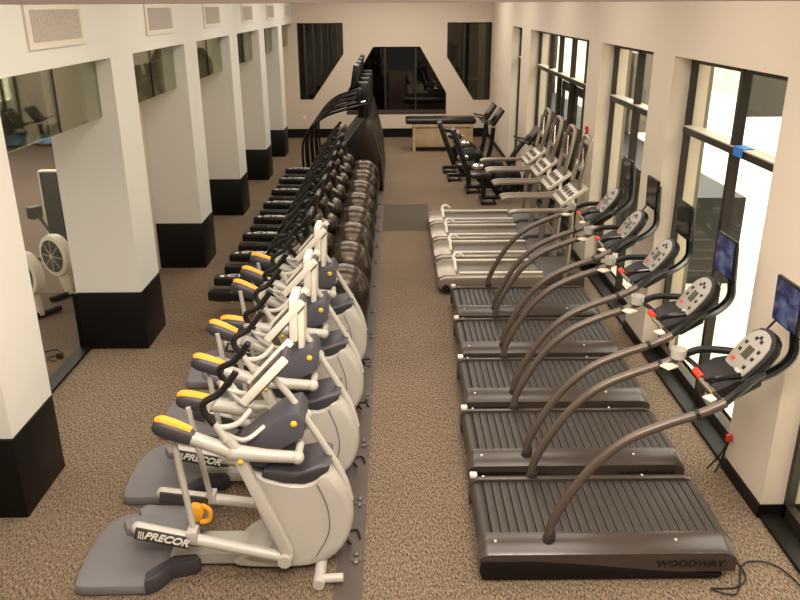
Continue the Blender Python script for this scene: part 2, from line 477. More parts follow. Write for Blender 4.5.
# ------------------------------------------------------------------ adaptive motion trainers
def fine(pts, k=3):
    Q = []; n = len(pts)
    for i in range(n):
        p0, p1, p2, p3 = [Vector(pts[(i+d) % n]) for d in (-1, 0, 1, 2)]
        for q in range(k):
            t = q/k; Q.append(tuple(.5*((2*p1)+(-p0+p2)*t+(2*p0-5*p1+4*p2-p3)*t*t+(-p0+3*p1-3*p2+p3)*t**3)))
    return Q
def taper(mb):
    for v in mb.bm.verts:
        q = min(1, max(0, (v.co.x+.66)/.34)); v.co.y *= 1-.55*q*q
    return mb
def amt(Yc, lbl, near_dz=0, far_dz=-.12, screen=True, clip=False, text_on=True):
    t = thing('elliptical_trainer', lbl, 'elliptical trainer', (-1.1, Yc, 0), 0, 'silver elliptical trainers in the left row')
    D = lambda mb: mb.sh(1.1, 0, 0)
    # base and step plate
    b = MB(); b.box(-1.55, -.55, -.13, .13, .03, .12, .02)
    b.tube([(-.52, -.36, .045), (-.52, .36, .045)], .04); b.tube([(-.52, -.30, .05), (-.36, -.30, .06)], .03)
    b.tube([(-.52, .30, .05), (-.36, .30, .06)], .03)
    b.tube([(-.52, -.12, .05), (-.60, -.08, .14)], .035); b.tube([(-.52, .12, .05), (-.60, .08, .14)], .035)
    D(b).build('base_frame', 'amt_light', t)
    D(MB().box(-1.30, -1.24, -.05, .03, .121, .124)).build('warning_label', 'yellow_label', t, 'small yellow warning label')
    pts = [(-2.12, -.30), (-2.10, -.385), (-2.04, -.40), (-1.63, -.39), (-1.57, -.35), (-1.50, -.22), (-1.40, -.19), (-1.36, -.14), (-1.36, .14), (-1.40, .19), (-1.50, .22), (-1.57, .35), (-1.63, .39), (-1.9, .40), (-2.0, .38), (-2.08, .30), (-2.13, .15), (-2.14, -.1)]
    D(MB().prism(pts, .005, .085, .02, axis='z')).build('step_plate', 'amt_pad', t)
    D(MB().prism([(-1.64, -.40), (-1.57, -.36), (-1.50, -.24), (-1.36, -.20), (-1.33, -.16), (-1.36, -.12), (-1.52, -.14), (-1.66, -.30)], .0, .125, .02, axis='z')).build('plate_bracket', 'amt_dark', t)
    # shroud : loft of side outline with belly
    prof = [(-1.12, .06), (-.98, .16), (-.86, .24), (-.93, .5), (-.99, .80), (-.86, .76), (-.70, .72), (-.55, .72), (-.47, .78), (-.39, .68), (-.325, .53), (-.30, .36), (-.33, .21), (-.41, .10), (-.54, .05), (-.73, .03), (-.95, .03)]
    cxx, czz = -.62, .4
    secs = []
    prof = fine(prof)
    for y, sc in ((-.19, .90), (-.175, .955), (-.14, .985), (-.06, 1.0), (.06, 1.0), (.14, .985), (.175, .955), (.19, .90)):
        secs.append([(cxx+(x-cxx)*sc, y, czz+(z-czz)*sc) for x, z in prof])
    sh_ = D(taper(MB().loft(secs))).build('shroud', 'amt_light', t, 'pale grey rounded shroud')
    # seam
    D(MB().tube([(-.52, -.178, .70), (-.46, -.155, .5), (-.46, -.150, .3), (-.55, -.165, .12)], .003, 5, smooth=6)).build('seam', 'amt_dark', sh_)
    # dark cap
    cap = [(-.88, .75), (-.74, .70), (-.60, .69), (-.50, .72), (-.445, .77), (-.43, .82), (-.50, .83), (-.64, .79), (-.86, .81)]
    D(taper(MB().prism(cap, -.185, .185, .03, seg=3))).build('shroud_cap', 'amt_dark', t)
    # slate mast cover : bracket with a hole
    br = [(-1.04, .93), (-.72, 1.19), (-.62, 1.21), (-.585, 1.15), (-.60, 1.02), (-.74, .94), (-.86, .80), (-.97, .82)]
    bk = D(MB().prism(br, -.15, .15, .02)).build('mast_cover', 'amt_slate', t)
    D(MB().ball((-.65, -.15, 1.13), .022, .012, .022)).build('bolt', 'yellow_label', bk)
    D(MB().box(-.86, -.66, -.10, .10, .80, 1.04, .02)).build('mast', 'amt_dark', t)
    D(MB().tube([(-.80, .0, 1.39), (-.70, .0, 1.27), (-.56, 0, 1.03), (-.42, 0, .77), (-.355, 0, .62), (-.315, 0, .46)], [.020, .022, .024, .025, .024, .02], 10, smooth=6)).build('front_arch', 'amt_light', t)
    # console
    cm = Matrix.Translation((-.02, 0, .0)) @ rot('Y', -47, (-.80, 0, 1.42))
    for ya in (-.15, .12): D(MB().box(-1.01, -.59, ya, ya+.03, 1.395, 1.45, .01, cm)).build('console_bezel', 'amt_white', t)
    D(MB().box(-1.0, -.62, -.12, .12, 1.38, 1.43, .01, cm)).build('console', 'amt_dark', t)
    D(MB().box(-.97, -.66, -.10, .10, 1.43, 1.436, 0, cm)).build('control_panel', 'black_gloss', t)
    if screen:
        s_ = MB(); s_.box(-.80, -.735, -.14, .14, 1.25, 1.60, .018, rot('Y', 2, (-.77, 0, 1.2))); s_.box(-.737, -.69, -.11, .11, 1.18, 1.50, .015, rot('Y', 2, (-.77, 0, 1.2)))
        s_ = D(s_).build('screen_housing', 'amt_white', t)
        D(MB().box(-.804, -.80, -.115, .115, 1.29, 1.56, 0, rot('Y', 2, (-.77, 0, 1.2)))).build('screen', 'screen_off', s_)
    # fixed hand rail loops
    for sg in (-1, 1):
        h = MB(); h.tube([(-.92, sg*.12, 1.22), (-1.0, sg*.2, 1.16), (-1.12, sg*.24, 1.17), (-1.18, sg*.2, 1.24), (-1.14, sg*.1, 1.29), (-1.12, 0, 1.30)], .018, 8, smooth=5)
        h.tube([(-.84, sg*.12, 1.10), (-.95, sg*.2, 1.05), (-1.06, sg*.22, 1.10), (-1.12, sg*.24, 1.17)], .016, 8, smooth=5)
        D(h).build('hand_rail', 'amt_light', t)
    for sg, dz in ((-1, near_dz), (1, far_dz)):
        y = sg*.265
        arm = MB()
        tip = Vector((-1.44, y, 1.18+dz)); el = Vector((-1.02, y, 1.0)); en = Vector((-.62, y, .96))
        arm.tube([tip+(el-tip)*.42, el], .045, 12); arm.ball(el, .06, .05, .06); arm.tube([el, (-.82, y, .975), en], [.052, .042, .038], 12)
        arm.ball(en, .042, .05, .042); arm.tube([en, (en.x, sg*.10, en.z)], .025)
        a = D(arm).build('rocker_arm', 'amt_light', t)
        g = MB(); dr_ = (el-tip).normalized()
        g.tube([tip-dr_*.06, tip-dr_*.04, tip, tip+dr_*.14, tip+dr_*.20], [.03, .052, .062, .060, .048], 14, flat=.8)
        D(g).build('grip', 'amt_dark', a, 'dark grey rounded arm end')
        up_ = Vector((0, 0, 1)); nrm = (up_-dr_*up_.dot(dr_)).normalized()
        g = MB(); g.tube([tip-dr_*.05+nrm*.035, tip-dr_*.02+nrm*.052, tip+dr_*.06+nrm*.056, tip+dr_*.17+nrm*.052], [.018, .024, .024, .020], 8, flat=1.4, smooth=3)
        D(g).build('grip_pad', 'orange', a, 'yellow orange pad on the arm end')
        MB_ = MB().ball((-.97, y+sg*.045, .955), .018, .01, .018); D(MB_).build('cap', 'yellow_label', a)
        # strut
        D(MB().prism([(-1.03, .99), (-.95, .97), (-.69, .26), (-.75, .20)], y-.03, y+.03, .008)).build('strut', 'amt_light', t)
        # hanging link
        z_l = .40+dz*.8
        la = Vector((-1.41, y-sg*.06, 1.16+dz)); lb = Vector((-1.33, y-sg*.03, z_l))
        D(MB().tube([la, la+(lb-la)*.5, lb], [.018, .022, .02], 8, flat=1.3)).build('hanging_link', 'amt_light', t)
        # pedal arm with label
        p0 = Vector((-.74, y, .2)); p1 = Vector((-1.68, y, .44+dz))
        pa = MB(); pa.tube([p0, p1], [.038, .042], 12); pa.ball(p1, .042); pa.ball(p0, .055, .05, .055); pa.tube([p0-Vector((0, .06, 0)), p0+Vector((0, .06, 0))], .045, 14)
        pa.box(lb.x-.035, lb.x+.035, y-.045, y+.045, lb.z-.055, lb.z+.03, .01)
        pa = D(pa).build('pedal_arm', 'amt_light', t)
        ang = math.atan2(p0.z-p1.z, p0.x-p1.x)
        yo = y-.048
        mid = p1+(p0-p1)*.17
        lm = Matrix.Translation((mid.x, 0, mid.z-.012)) @ Matrix.Rotation(-ang, 4, 'Y')
        D(MB().box(-.175, .175, yo, yo+.02, -.046, .046, .01, lm)).build('name_plate', 'label_black', pa, 'black name plate')
        if sg < 0:
            tx = text('lettering', 'PRECOR', .076, 'white_letter', pa, FRONT(mid.x+1.1+.030, yo-.003, mid.z-.014, ang), 1.0, .35, .002, .0022)
        else:
            pass
        # three small bars before the word
        st = MB()
        for q in range(3): st.box(-.150+q*.014, -.143+q*.014, yo-.004, yo, -.028, .028, 0, lm)
        if sg < 0: D(st).build('emblem', 'white_letter', pa)
        # pedal
        zp = .33+dz*.9
        pm = rot('Y', math.degrees(-ang)*.8, (-1.5, 0, zp))
        pe = MB(); pe.prism([(-1.78, y-sg*.05), (-1.82, y-sg*.12), (-1.78, y-sg*.20), (-1.64, y-sg*.235), (-1.34, y-sg*.22), (-1.30, y-sg*.05), (-1.5, y-sg*.03)], zp-.055, zp+.015, .02, axis='z', mx=pm)
        D(pe).build('pedal', 'amt_pad', t)
        # moving handle bar
        e2 = Vector((-1.0, y, 1.02))
        hb = MB().tube([e2, (-1.05, y, 1.10)], .035).tube([(-1.05, y, 1.08), (-1.12, y*.97, 1.20)], .022)
        D(hb).build('handle_post', 'amt_light', t)
        D(MB().tube([(-1.12, y*.97, 1.19), (-1.18, y*.93, 1.28), (-1.17, y*.9, 1.34), (-1.08, y*.85, 1.39), (-.99, y*.82, 1.50), (-.97, y*.8, 1.53)], .022, 10, smooth=5)).build('handle_grip', 'black_rubber', t)
    D(MB().tube([(-.37, .02, .12), (-.33, .05, .05), (-.38, .2, .02), (-.30, .25, .02), (-.27, .15, .02)], .008, 6, smooth=5)).build('power_cord', 'black_rubber', t)
    if clip:
        k = MB(); k.box(-1.44, -1.33, .02, .10, .26, .39, .03, rot('Y', 20, (-1.4, .1, .34))); k.tube([(-1.34, .03, .40), (-1.29, .03, .36), (-1.30, .03, .28), (-1.36, .03, .26)], .017, smooth=4)
        D(k).build('locking_clip', 'orange', t, 'bright orange locking clip at the far pedal')
    return t
amt(4.45, 'nearest silver elliptical trainer with orange clip at its pedal and no screen', 0, -.10, False, True)
amt(5.43, 'silver elliptical trainer second from the camera, right behind the one with the orange clip', -.03, .02, True)
amt(6.40, 'silver elliptical trainer third from the camera, between two others like it', -.12, .02, True)
amt(7.37, 'farthest silver elliptical trainer, beside the first black arc trainer', .0, -.03, True)

# ------------------------------------------------------------------ arc trainers
def arc():
    t = thing('arc_trainer', '', 'arc trainer', (0, 0, 0), 0, 'black arc trainers in the left row')
    D = lambda mb: mb.sh(1.1, 0, 0)
    b = MB(); b.box(-1.75, -.45, -.06, .06, .03, .10, .015); b.tube([(-1.7, -.3, .04), (-1.7, .3, .04)], .035); b.tube([(-.5, -.3, .04), (-.5, .3, .04)], .035)
    b.tube([(-1.72, -.18, .05), (-1.35, -.2, .62)], .022); b.tube([(-1.72, .18, .05), (-1.35, .2, .62)], .022)
    D(b).build('base_frame', 'silver', t)
    D(MB().ball((-.61, 0, .46), .31, .25, .38, 32, 24, .86)).build('drum_shroud', 'cy_drum', t, 'dark metallic rounded drum shroud')
    D(MB().box(-.86, -.34, -.36, .36, .06, .24, .03)).build('drum_skirt', 'cy_black', t)
    D(MB().ball((-.90, -.03, .84), .12, .20, .13, 16, 12, .85)).build('neck_cover', 'cy_drum', t)
    D(MB().tube([(-.88, 0, .86), (-.98, 0, 1.10), (-1.0, 0, 1.32)], .05, smooth=4)).build('mast', 'cy_black', t)
    D(MB().ball((-.99, 0, 1.12), .085, .14, .085, 14, 10, .85)).build('cup_holder', 'cy_drum', t)
    cm = rot('Y', -50, (-1.0, 0, 1.38))
    D(MB().box(-1.12, -.88, -.19, .19, 1.35, 1.40, .02, cm)).build('console', 'cy_black', t)
    D(MB().box(-1.09, -.92, -.12, .12, 1.40, 1.405, 0, cm)).build('display', 'screen_off', t)
    for sg in (-1, 1):
        y = sg*.16
        a = MB(); a.box(-2.11, -1.2, y-.085, y+.085, .54 if sg > 0 else .48, .64 if sg > 0 else .59, .02, rot('Y', 1.5, (-1.6, 0, .55)))
        if sg < 0: a.tube([(-2.04, y, .535), (-1.86, y, .535)], .078, 14)
        a = D(a).build('foot_arm', 'cy_black', t)
        if sg > 0:
            text('lettering', 'CYBEX', .13, 'white_letter', a, frame((-1.74+1.1, y-.0, .655), (1, 0, -.02), (0, 1, 0)), 1.15, .2, .002, .001)
            D(MB().lathe((-2.02, y, .647), [(.028, 0), (.028, .006)], 14)).build('emblem', 'white_letter', a)
        else:
            D(MB().box(-1.85, -1.835, y-.074, y+.074, .475, .595)).build('band', 'silver', a)
        D(MB().box(-1.62, -1.25, y-.08, y+.08, .66, .69, .012).box(-1.60, -1.56, y-.08, y+.08, .69, .74)).build('foot_plate', 'cy_black', t)
        D(MB().tube([(-1.35, y, .63), (-1.12, y, .80), (-.95, y*.9, .84)], .034, smooth=4)).build('link_arm', 'silver', t)
        D(MB().tube([(-1.0, sg*.27, .66), (-1.05, sg*.27, 1.0)], .026).tube([(-1.05, sg*.27, 1.0), (-.9, sg*.2, .9)], .02)).build('lever', 'silver', t)
        D(MB().tube([(-1.05, sg*.27, .98), (-1.17, sg*.29, 1.14), (-1.22, sg*.27, 1.28), (-1.13, sg*.24, 1.40), (-1.02, sg*.22, 1.52)], .024, 10, smooth=5)).build('handle_grip', 'black_rubber', t)
        D(MB().ball((-1.22, sg*.27, 1.26), .04)).build('handle_knob', 'black_gloss', t)
        D(MB().tube([(-1.0, sg*.14, 1.30), (-1.15, sg*.17, 1.26), (-1.36, sg*.18, 1.10), (-1.42, sg*.14, 1.00), (-1.38, sg*.08, .98)], .02, 8, smooth=5)).build('hand_rail', 'black_gloss', t)
    return t
al = ['first black arc trainer after the silver ellipticals, its handles crossing theirs', 'second black arc trainer from the silver ellipticals', 'third black arc trainer from the silver ellipticals',
      'fourth black arc trainer, just before the middle of its row', 'fifth black arc trainer counted from the silver ellipticals', 'third black arc trainer from the stair climbers',
      'second black arc trainer from the stair climbers', 'farthest black arc trainer, next to the stair climbers']
ap = arc()
for i, l in enumerate(al):
    o = ap if i == 0 else dup(ap, (0, 0, 0))
    o.location = (-1.1, 8.40+.905*i, 0); o['label'] = l

# ------------------------------------------------------------------ stair climbers
def stepmill():
    t = thing('stair_climber', '', 'stair climber', (0, 0, 0), 0, 'black stair climbers at the end of the left row')
    D = lambda mb: mb.sh(1.1, 0, 0)
    D(MB().prism([(-1.55, .03), (-1.5, .35), (-.98, 1.0), (-.60, 1.48), (-.50, 1.52), (-.28, .62), (-.24, .03)], -.36, .36, .03)).build('body', 'cy_black', t)
    for sg in (-1, 1):
        D(MB().prism([(-.62, 1.40), (-.50, 1.46), (-.31, .66), (-.36, .35), (-.75, .78)], sg*.37-.012, sg*.37+.012, .01)).build('side_panel', 'cy_drum', t, 'dark grey metallic side panel')
    for k in range(4):
        D(MB().box(-1.85+k*.17, -1.62+k*.17, -.24, .24, .16+k*.2, .20+k*.2, .01)).build('step', 'cy_drum', t)
    D(MB().box(-1.9, -1.5, -.34, .34, .02, .12, .02)).build('base_frame', 'cy_black', t)
    for sg in (-1, 1):
        y = sg*.32
        D(MB().tube([(-1.84, y, .12), (-1.86, y, .9), (-1.72, y, 1.24), (-1.42, y, 1.50), (-1.1, y, 1.62), (-.55, y, 1.76)], .027, 10, smooth=6)).build('hand_rail', 'black_gloss', t)
        D(MB().tube([(-.55, y, 1.75), (-.62, y, 1.35)], .028)).build('rail_post', 'cy_black', t)
    D(MB().box(-.74, -.52, -.08, .08, 1.45, 2.15, .02)).build('mast', 'cy_black', t)
    D(MB().box(-.78, -.66, -.28, .28, 1.70, 1.98, .02, rot('Y', 20, (-.5, 0, 1.85)))).build('console', 'cy_black', t)
    s = D(MB().box(-.86, -.76, -.27, .27, 2.0, 2.44, .015, rot('Y', 10, (-.5, 0, 2.1)))).build('screen_housing', 'cy_black', t)
    D(MB().box(-.865, -.861, -.23, .23, 2.04, 2.40, 0, rot('Y', 10, (-.5, 0, 2.1)))).build('screen', 'screen_off', s)
    D(MB().tube([(-.58, -.2, 1.80), (-.70, -.2, 1.78), (-.74, -.1, 1.86), (-.74, .1, 1.86), (-.70, .2, 1.78), (-.58, .2, 1.80)], .016, 8, smooth=4)).build('front_bar', 'chrome', t)
    return t
sl = ['nearest black stair climber, beside the last arc trainer', 'second black stair climber from the arc trainers', 'third black stair climber from the arc trainers', 'farthest black stair climber, nearest to the far wall']
sp = stepmill()
for i, l in enumerate(sl):
    o = sp if i == 0 else dup(sp, (0, 0, 0))
    o.location = (-1.1, 16.05+.98*i, 0); o['label'] = l

# ------------------------------------------------------------------ dark treadmills
def woodway():
    t = thing('treadmill', '', 'treadmill', (0, 0, 0), 0, 'dark treadmills by the right windows')
    D = lambda mb: mb.sh(-1.4, 0, 0)
    D(MB().box(.62, 2.18, -.40, .40, .03, .22)).build('chassis', 'ww_lower', t)
    for sg in (-1, 1):
        y0, y1 = sorted((sg*.31, sg*.455))
        # side housing : low outer lip + raised top
        yo = sg*.455; yi = sg*.31
        sec = [(yo, .07), (yo, .215), (yo-sg*.02, .235), (yi+sg*.03, .285), (yi, .285), (yi, .07)]
        hs = []
        for x, dx in ((.54, .02), (.57, 0), (.60, 0), (2.14, 0), (2.20, 0), (2.24, .03)):
            k = {.54: .80, .57: .93, .60: 1, 2.14: 1, 2.20: .92, 2.24: .70}[x]
            hs.append([(x, yi+(y-yi)*(1 if k == 1 else .9+.1*k), .07+(z-.07)*k) for y, z in sec])
        h = D(MB().loft(hs)).build('side_housing', 'ww_side', t)
        each(D(MB().box(.64, .655, min(yo-sg*.07, yo-sg*.085), max(yo-sg*.07, yo-sg*.085), .262, .272).box(1.84, 1.855, min(yo-sg*.07, yo-sg*.085), max(yo-sg*.07, yo-sg*.085), .262, .272)), 'screw', 'white_plastic', h)
        ys = sorted((yo+sg*.004, yo-sg*.03))
        D(MB().prism([(.56, .02), (.54, .10), (.555, .165), (.9, .165), (1.3, .13), (1.7, .085), (2.0, .06), (2.16, .045), (2.12, .02)], ys[0], ys[1], .004)).build('lower_panel', 'ww_lower', t)
        text('lettering', 'WOODWAY', .070, 'ww_letter', h, (FRONT(1.93-1.4, yo-.003, .135) if sg < 0 else FRONT(1.93-1.4, yo+.003, .135) @ Matrix.Rotation(PI, 4, 'Y')), 1.12, .12, .002, .0015)
        # curved hand rail
        yr = sg*.36
        rl = D(MB().tube([(1.0, yr, .27), (1.02, yr, .40), (1.07, yr, .52), (1.16, yr, .69), (1.29, yr, .875), (1.47, yr, 1.03), (1.68, yr, 1.13), (1.90, yr, 1.21), (2.04, yr, 1.28)], .030, 12, smooth=5)).build('hand_rail', 'ww_rail', t)
        bo = MB()
        for k in range(4): bo.lathe((1.0+.005*k, yr, .262+k*.014), [(.045-.003*k, 0), (.045-.003*k, .008), (.034, .012)], 16)
        D(bo).build('rubber_boot', 'ww_gap', rl)
        D(MB().tube([(2.02, yr, 1.27), (2.12, yr*.9, 1.33), (2.22, yr*.7, 1.36), (2.34, yr*.45, 1.38)], .027, smooth=4)).build('rail_sleeve', 'black_rubber', rl)
        D(MB().tube([(1.86, yr, 1.196), (1.885, yr, 1.206)], .034)).build('rail_clamp', 'black_rubber', rl)
        D(MB().box(.545, .60, *sorted((yi+sg*.04, yi+sg*.09)), .265, .30, .008) if sg > 0 else MB().box(.60, .602, yi-.03, yi-.02, .28, .282)).build('rear_cap', 'white_plastic' if sg > 0 else 'ww_side', t)
    belt = MB(); x = .64
    while x < 2.16:
        belt.box(x, x+.056, -.31, .31, .20, .268, .006); x += .0605
    D(belt).build('slat_belt', 'ww_belt', t)
    for xr in (.60, 2.17): D(MB().tube([(xr, -.31, .20), (xr, .31, .20)], .06, 16)).build('belt_roller', 'ww_belt', t)
    # uprights, lower tray, console
    D(MB().prism([(2.06, 1.22), (2.05, 1.27), (2.17, 1.34), (2.34, 1.37), (2.34, 1.30), (2.18, 1.20)], -.19, .19, .02)).build('tray', 'black_rubber', t)
    D(MB().tube([(2.0, -.12, 1.30), (2.05, -.2, 1.37), (2.17, -.23, 1.40)], .022, smooth=4).tube([(2.02, .34, 1.28), (2.03, .1, 1.30), (2.0, -.1, 1.30), (2.02, -.34, 1.28)], .017, smooth=5)).build('front_bar', 'black_gloss', t)
    g = D(MB().tube([(2.0, -.27, 1.295), (1.99, -.08, 1.30)], .02)).build('pulse_grip', 'chrome', t)
    D(MB().tube([(2.0, -.06, 1.30), (2.0, .06, 1.30)], .024)).build('stop_button', 'red', t, 'red emergency stop button')
    D(MB().lathe((1.97, .30, 1.28), [(.05, 0), (.055, .07), (.05, .07), (.045, .02)], 14)).build('cup_holder', 'amt_light', t)
    each(D(MB().box(1.86, 1.96, .25, .33, 1.21, 1.225, .003, rot('Z', 30, (1.9, .3, 1.2))).box(1.94, 2.02, -.33, -.26, 1.27, 1.285, .003, rot('Z', 25, (1.97, -.3, 1.2)))), 'tag', 'paper', t)
    cm = frame((2.30-1.4, 0, 1.44), (0, -1, 0), (.60, 0, .80))
    # console face : rounded at top
    out = [(-.13, -.15), (.13, -.15), (.145, -.05), (.15, .05), (.135, .12), (.09, .17), (.03, .19), (-.03, .19), (-.09, .17), (-.135, .12), (-.15, .05), (-.145, -.05)]
    body = [(a*1.18, b*1.14) for a, b in out]
    MB().prism(body, -.07, -.005, .015, axis='z', mx=cm).build('console_body', 'black_rubber', t)
    c = MB().prism(out, -.005, .008, .004, axis='z', mx=cm).build('console_face', 'console_silver', t)
    MB().box(-.04, .04, -.03, .06, .008, .011, 0, cm).build('display', 'lcd', c)
    bt = MB()
    for a, b in ((-.09, .06), (.09, .06), (-.09, 0), (.09, 0), (-.035, .12), (.035, .12), (.0, .14), (.085, -.07)): bt.box(a-.014, a+.014, b-.012, b+.012, .008, .012, 0, cm)
    each(bt, 'button', 'black_rubber', c)
    MB().box(-.10, -.055, -.09, -.065, .008, .012, 0, cm).build('red_button', 'red', c)
    each(MB().box(-.11, -.02, -.135, -.12, .008, .012, 0, cm).box(.03, .11, -.135, -.10, .008, .012, 0, cm), 'key_label', 'amt_light', c)
    # screen arm, screen, cable
    D(MB().tube([(2.28, -.10, 1.30), (2.44, -.10, 1.36), (2.55, -.09, 1.47), (2.56, -.06, 1.62), (2.56, -.02, 1.86)], .03, 8, smooth=5, flat=1.4)).build('screen_arm', 'black_gloss', t)
    sm = frame((2.50-1.4, 0, 1.785), (0, -1, 0), (-.03, 0, 1))
    s = MB().box(-.17, .17, -.155, .155, -.03, .0, .008, sm).build('screen_housing', 'black_gloss', t)
    scr = MB().box(-.155, .155, -.14, .14, .0, .003, 0, sm).build('screen', 'screen_off', s)
    D(MB().tube([(2.50, .1, 1.64), (2.46, .12, 1.56), (2.42, .1, 1.50)], .008, 6, smooth=4)).build('cable', 'black_rubber', t)
    return t
wl = ['nearest dark treadmill with a glowing blue screen and curved brown handrails', 'second dark treadmill from the camera, its screen glowing blue', 'third dark treadmill from the camera, its screen dark',
      'fourth dark treadmill from the camera, before the last dark one', 'farthest dark treadmill, next to the silver treadmills']
wp = woodway()
for i, l in enumerate(wl):
    o = wp if i == 0 else dup(wp, (0, 0, 0))
    o.location = (1.4+[0, .02, .07, .11, .15][i], 4.62+1.05*i, 0); o['label'] = l
for i, o in enumerate([x for x in bpy.data.objects if x.get('category') == 'treadmill' and x.get('label') in wl]):
    if wl.index(o['label']) < 2:
        for ch in [x for x in bpy.data.objects if x.parent == o and x.name.startswith('screen_housing')]:
            for q in [x for x in bpy.data.objects if x.parent == ch]:
                q.data = q.data.copy(); q.data.materials.clear(); q.data.materials.append(M['screen_on']); q['label'] = 'glowing blue screen picture'

# ------------------------------------------------------------------ silver treadmills
def silver():
    t = thing('treadmill', '', 'treadmill', (0, 0, 0), 0, 'silver treadmills behind the dark ones')
    D = lambda mb: mb.sh(-1.4, 0, 0)
    D(MB().box(.62, 2.3, -.36, .36, .05, .17)).build('chassis', 'st_hood', t)
    D(MB().box(.62, 1.95, -.26, .26, .17, .205, .01)).build('running_belt', 'st_deck', t)
    for sg in (-1, 1):
        y0, y1 = sorted((sg*.26, sg*.41))
        D(MB().prism([(.60, .06), (.56, .12), (.58, .20), (.66, .235), (1.95, .235), (1.95, .06)], y0, y1, .015)).build('side_rail', 'st_silver', t)
        D(MB().tube([(.84, sg*.27, .255), (1.95, sg*.27, .255)], .016)).build('rail_trim', 'white_plastic', t)
        D(MB().lathe((.66, sg*.42, .09), [(.05, -.02), (.05, .02)], 14, 'y')).build('rear_wheel', 'black_rubber', t)
        D(MB().tube([(2.22, sg*.38, .2), (2.26, sg*.38, 1.0), (2.16, sg*.38, 1.11)], .032, smooth=4)).build('upright', 'st_silver', t)
        D(MB().tube([(1.46, sg*.38, 1.09), (1.56, sg*.38, 1.12), (2.16, sg*.38, 1.13), (2.24, sg*.36, 1.19)], .030, smooth=4)).build('hand_rail', 'st_silver', t)
    D(MB().prism([(.555, .07), (.56, .22), (.64, .25), (.80, .25), (.84, .21), (.84, .07)], -.34, .30, .015)).build('rear_cover', 'st_silver', t)
    D(MB().tube([(.80, .28, .245), (.82, .36, .31), (.88, .40, .32), (.95, .41, .27)], .022, smooth=4).tube([(.80, -.2, .26), (.82, .3, .27)], .022)).build('rear_hook', 'white_plastic', t)
    D(MB().prism([(1.93, .06), (1.93, .21), (2.02, .27), (2.40, .29), (2.5, .2), (2.5, .06)], -.38, .38, .03)).build('motor_hood', 'st_hood', t)
    cm = frame((2.29-1.4, 0, 1.30), (0, -1, 0), (.80, 0, .60))
    c = MB().box(-.30, .30, -.21, .19, -.05, 0, .02, cm).build('console', 'st_panel', t)
    bt = MB()
    for a in (-.2, -.07, .07, .2): bt.lathe((0, 0, 0), [(.045, 0), (.04, .012), (.02, .012), (.02, .002)], 14, 'z', cm @ Matrix.Translation((a, -.02, 0)))
    each(bt, 'control_knob', 'st_belt', c)
    each(MB().box(-.27, .27, .07, .13, 0, .004, 0, cm).box(-.27, .27, -.15, -.10, 0, .004, 0, cm), 'key_strip', 'st_belt', c)
    um = frame((2.42-1.4, 0, 1.66), (0, -1, 0), (.20, 0, .98))
    up_ = MB()
    up_.tube([um @ Vector(p) for p in ((-.20, -.28, 0), (-.23, .0, 0), (-.20, .25, 0), (-.13, .33, 0), (.13, .33, 0), (.20, .25, 0), (.23, 0, 0), (.20, -.28, 0))], .028, 8, smooth=4)
    up_.box(-.20, .20, -.26, -.06, -.03, .0, .01, um)
    u = up_.build('display_frame', 'st_silver', t)
    MB().box(-.07, .07, -.22, -.10, 0, .006, 0, um).build('display', 'screen_off', u)
    MB().box(-.13, .13, .0, .25, -.02, .015, .01, um).build('screen', 'screen_off', u)
    each(MB().tube([um @ Vector((.17, -.04, .02)), um @ Vector((.12, .22, .06))], .012).tube([um @ Vector((-.17, -.04, .02)), um @ Vector((-.12, .22, .06))], .012), 'reading_rack', 'chrome', u)
    return t
stl = ['nearest silver treadmill, right behind the last dark treadmill', 'second silver treadmill from the dark ones', 'third silver treadmill from the dark ones', 'farthest silver treadmill, next to the black bikes']
st = silver()
for i, l in enumerate(stl):
    o = st if i == 0 else dup(st, (0, 0, 0))
    o.location = (1.4, 10.05+.925*i, 0); o['label'] = l

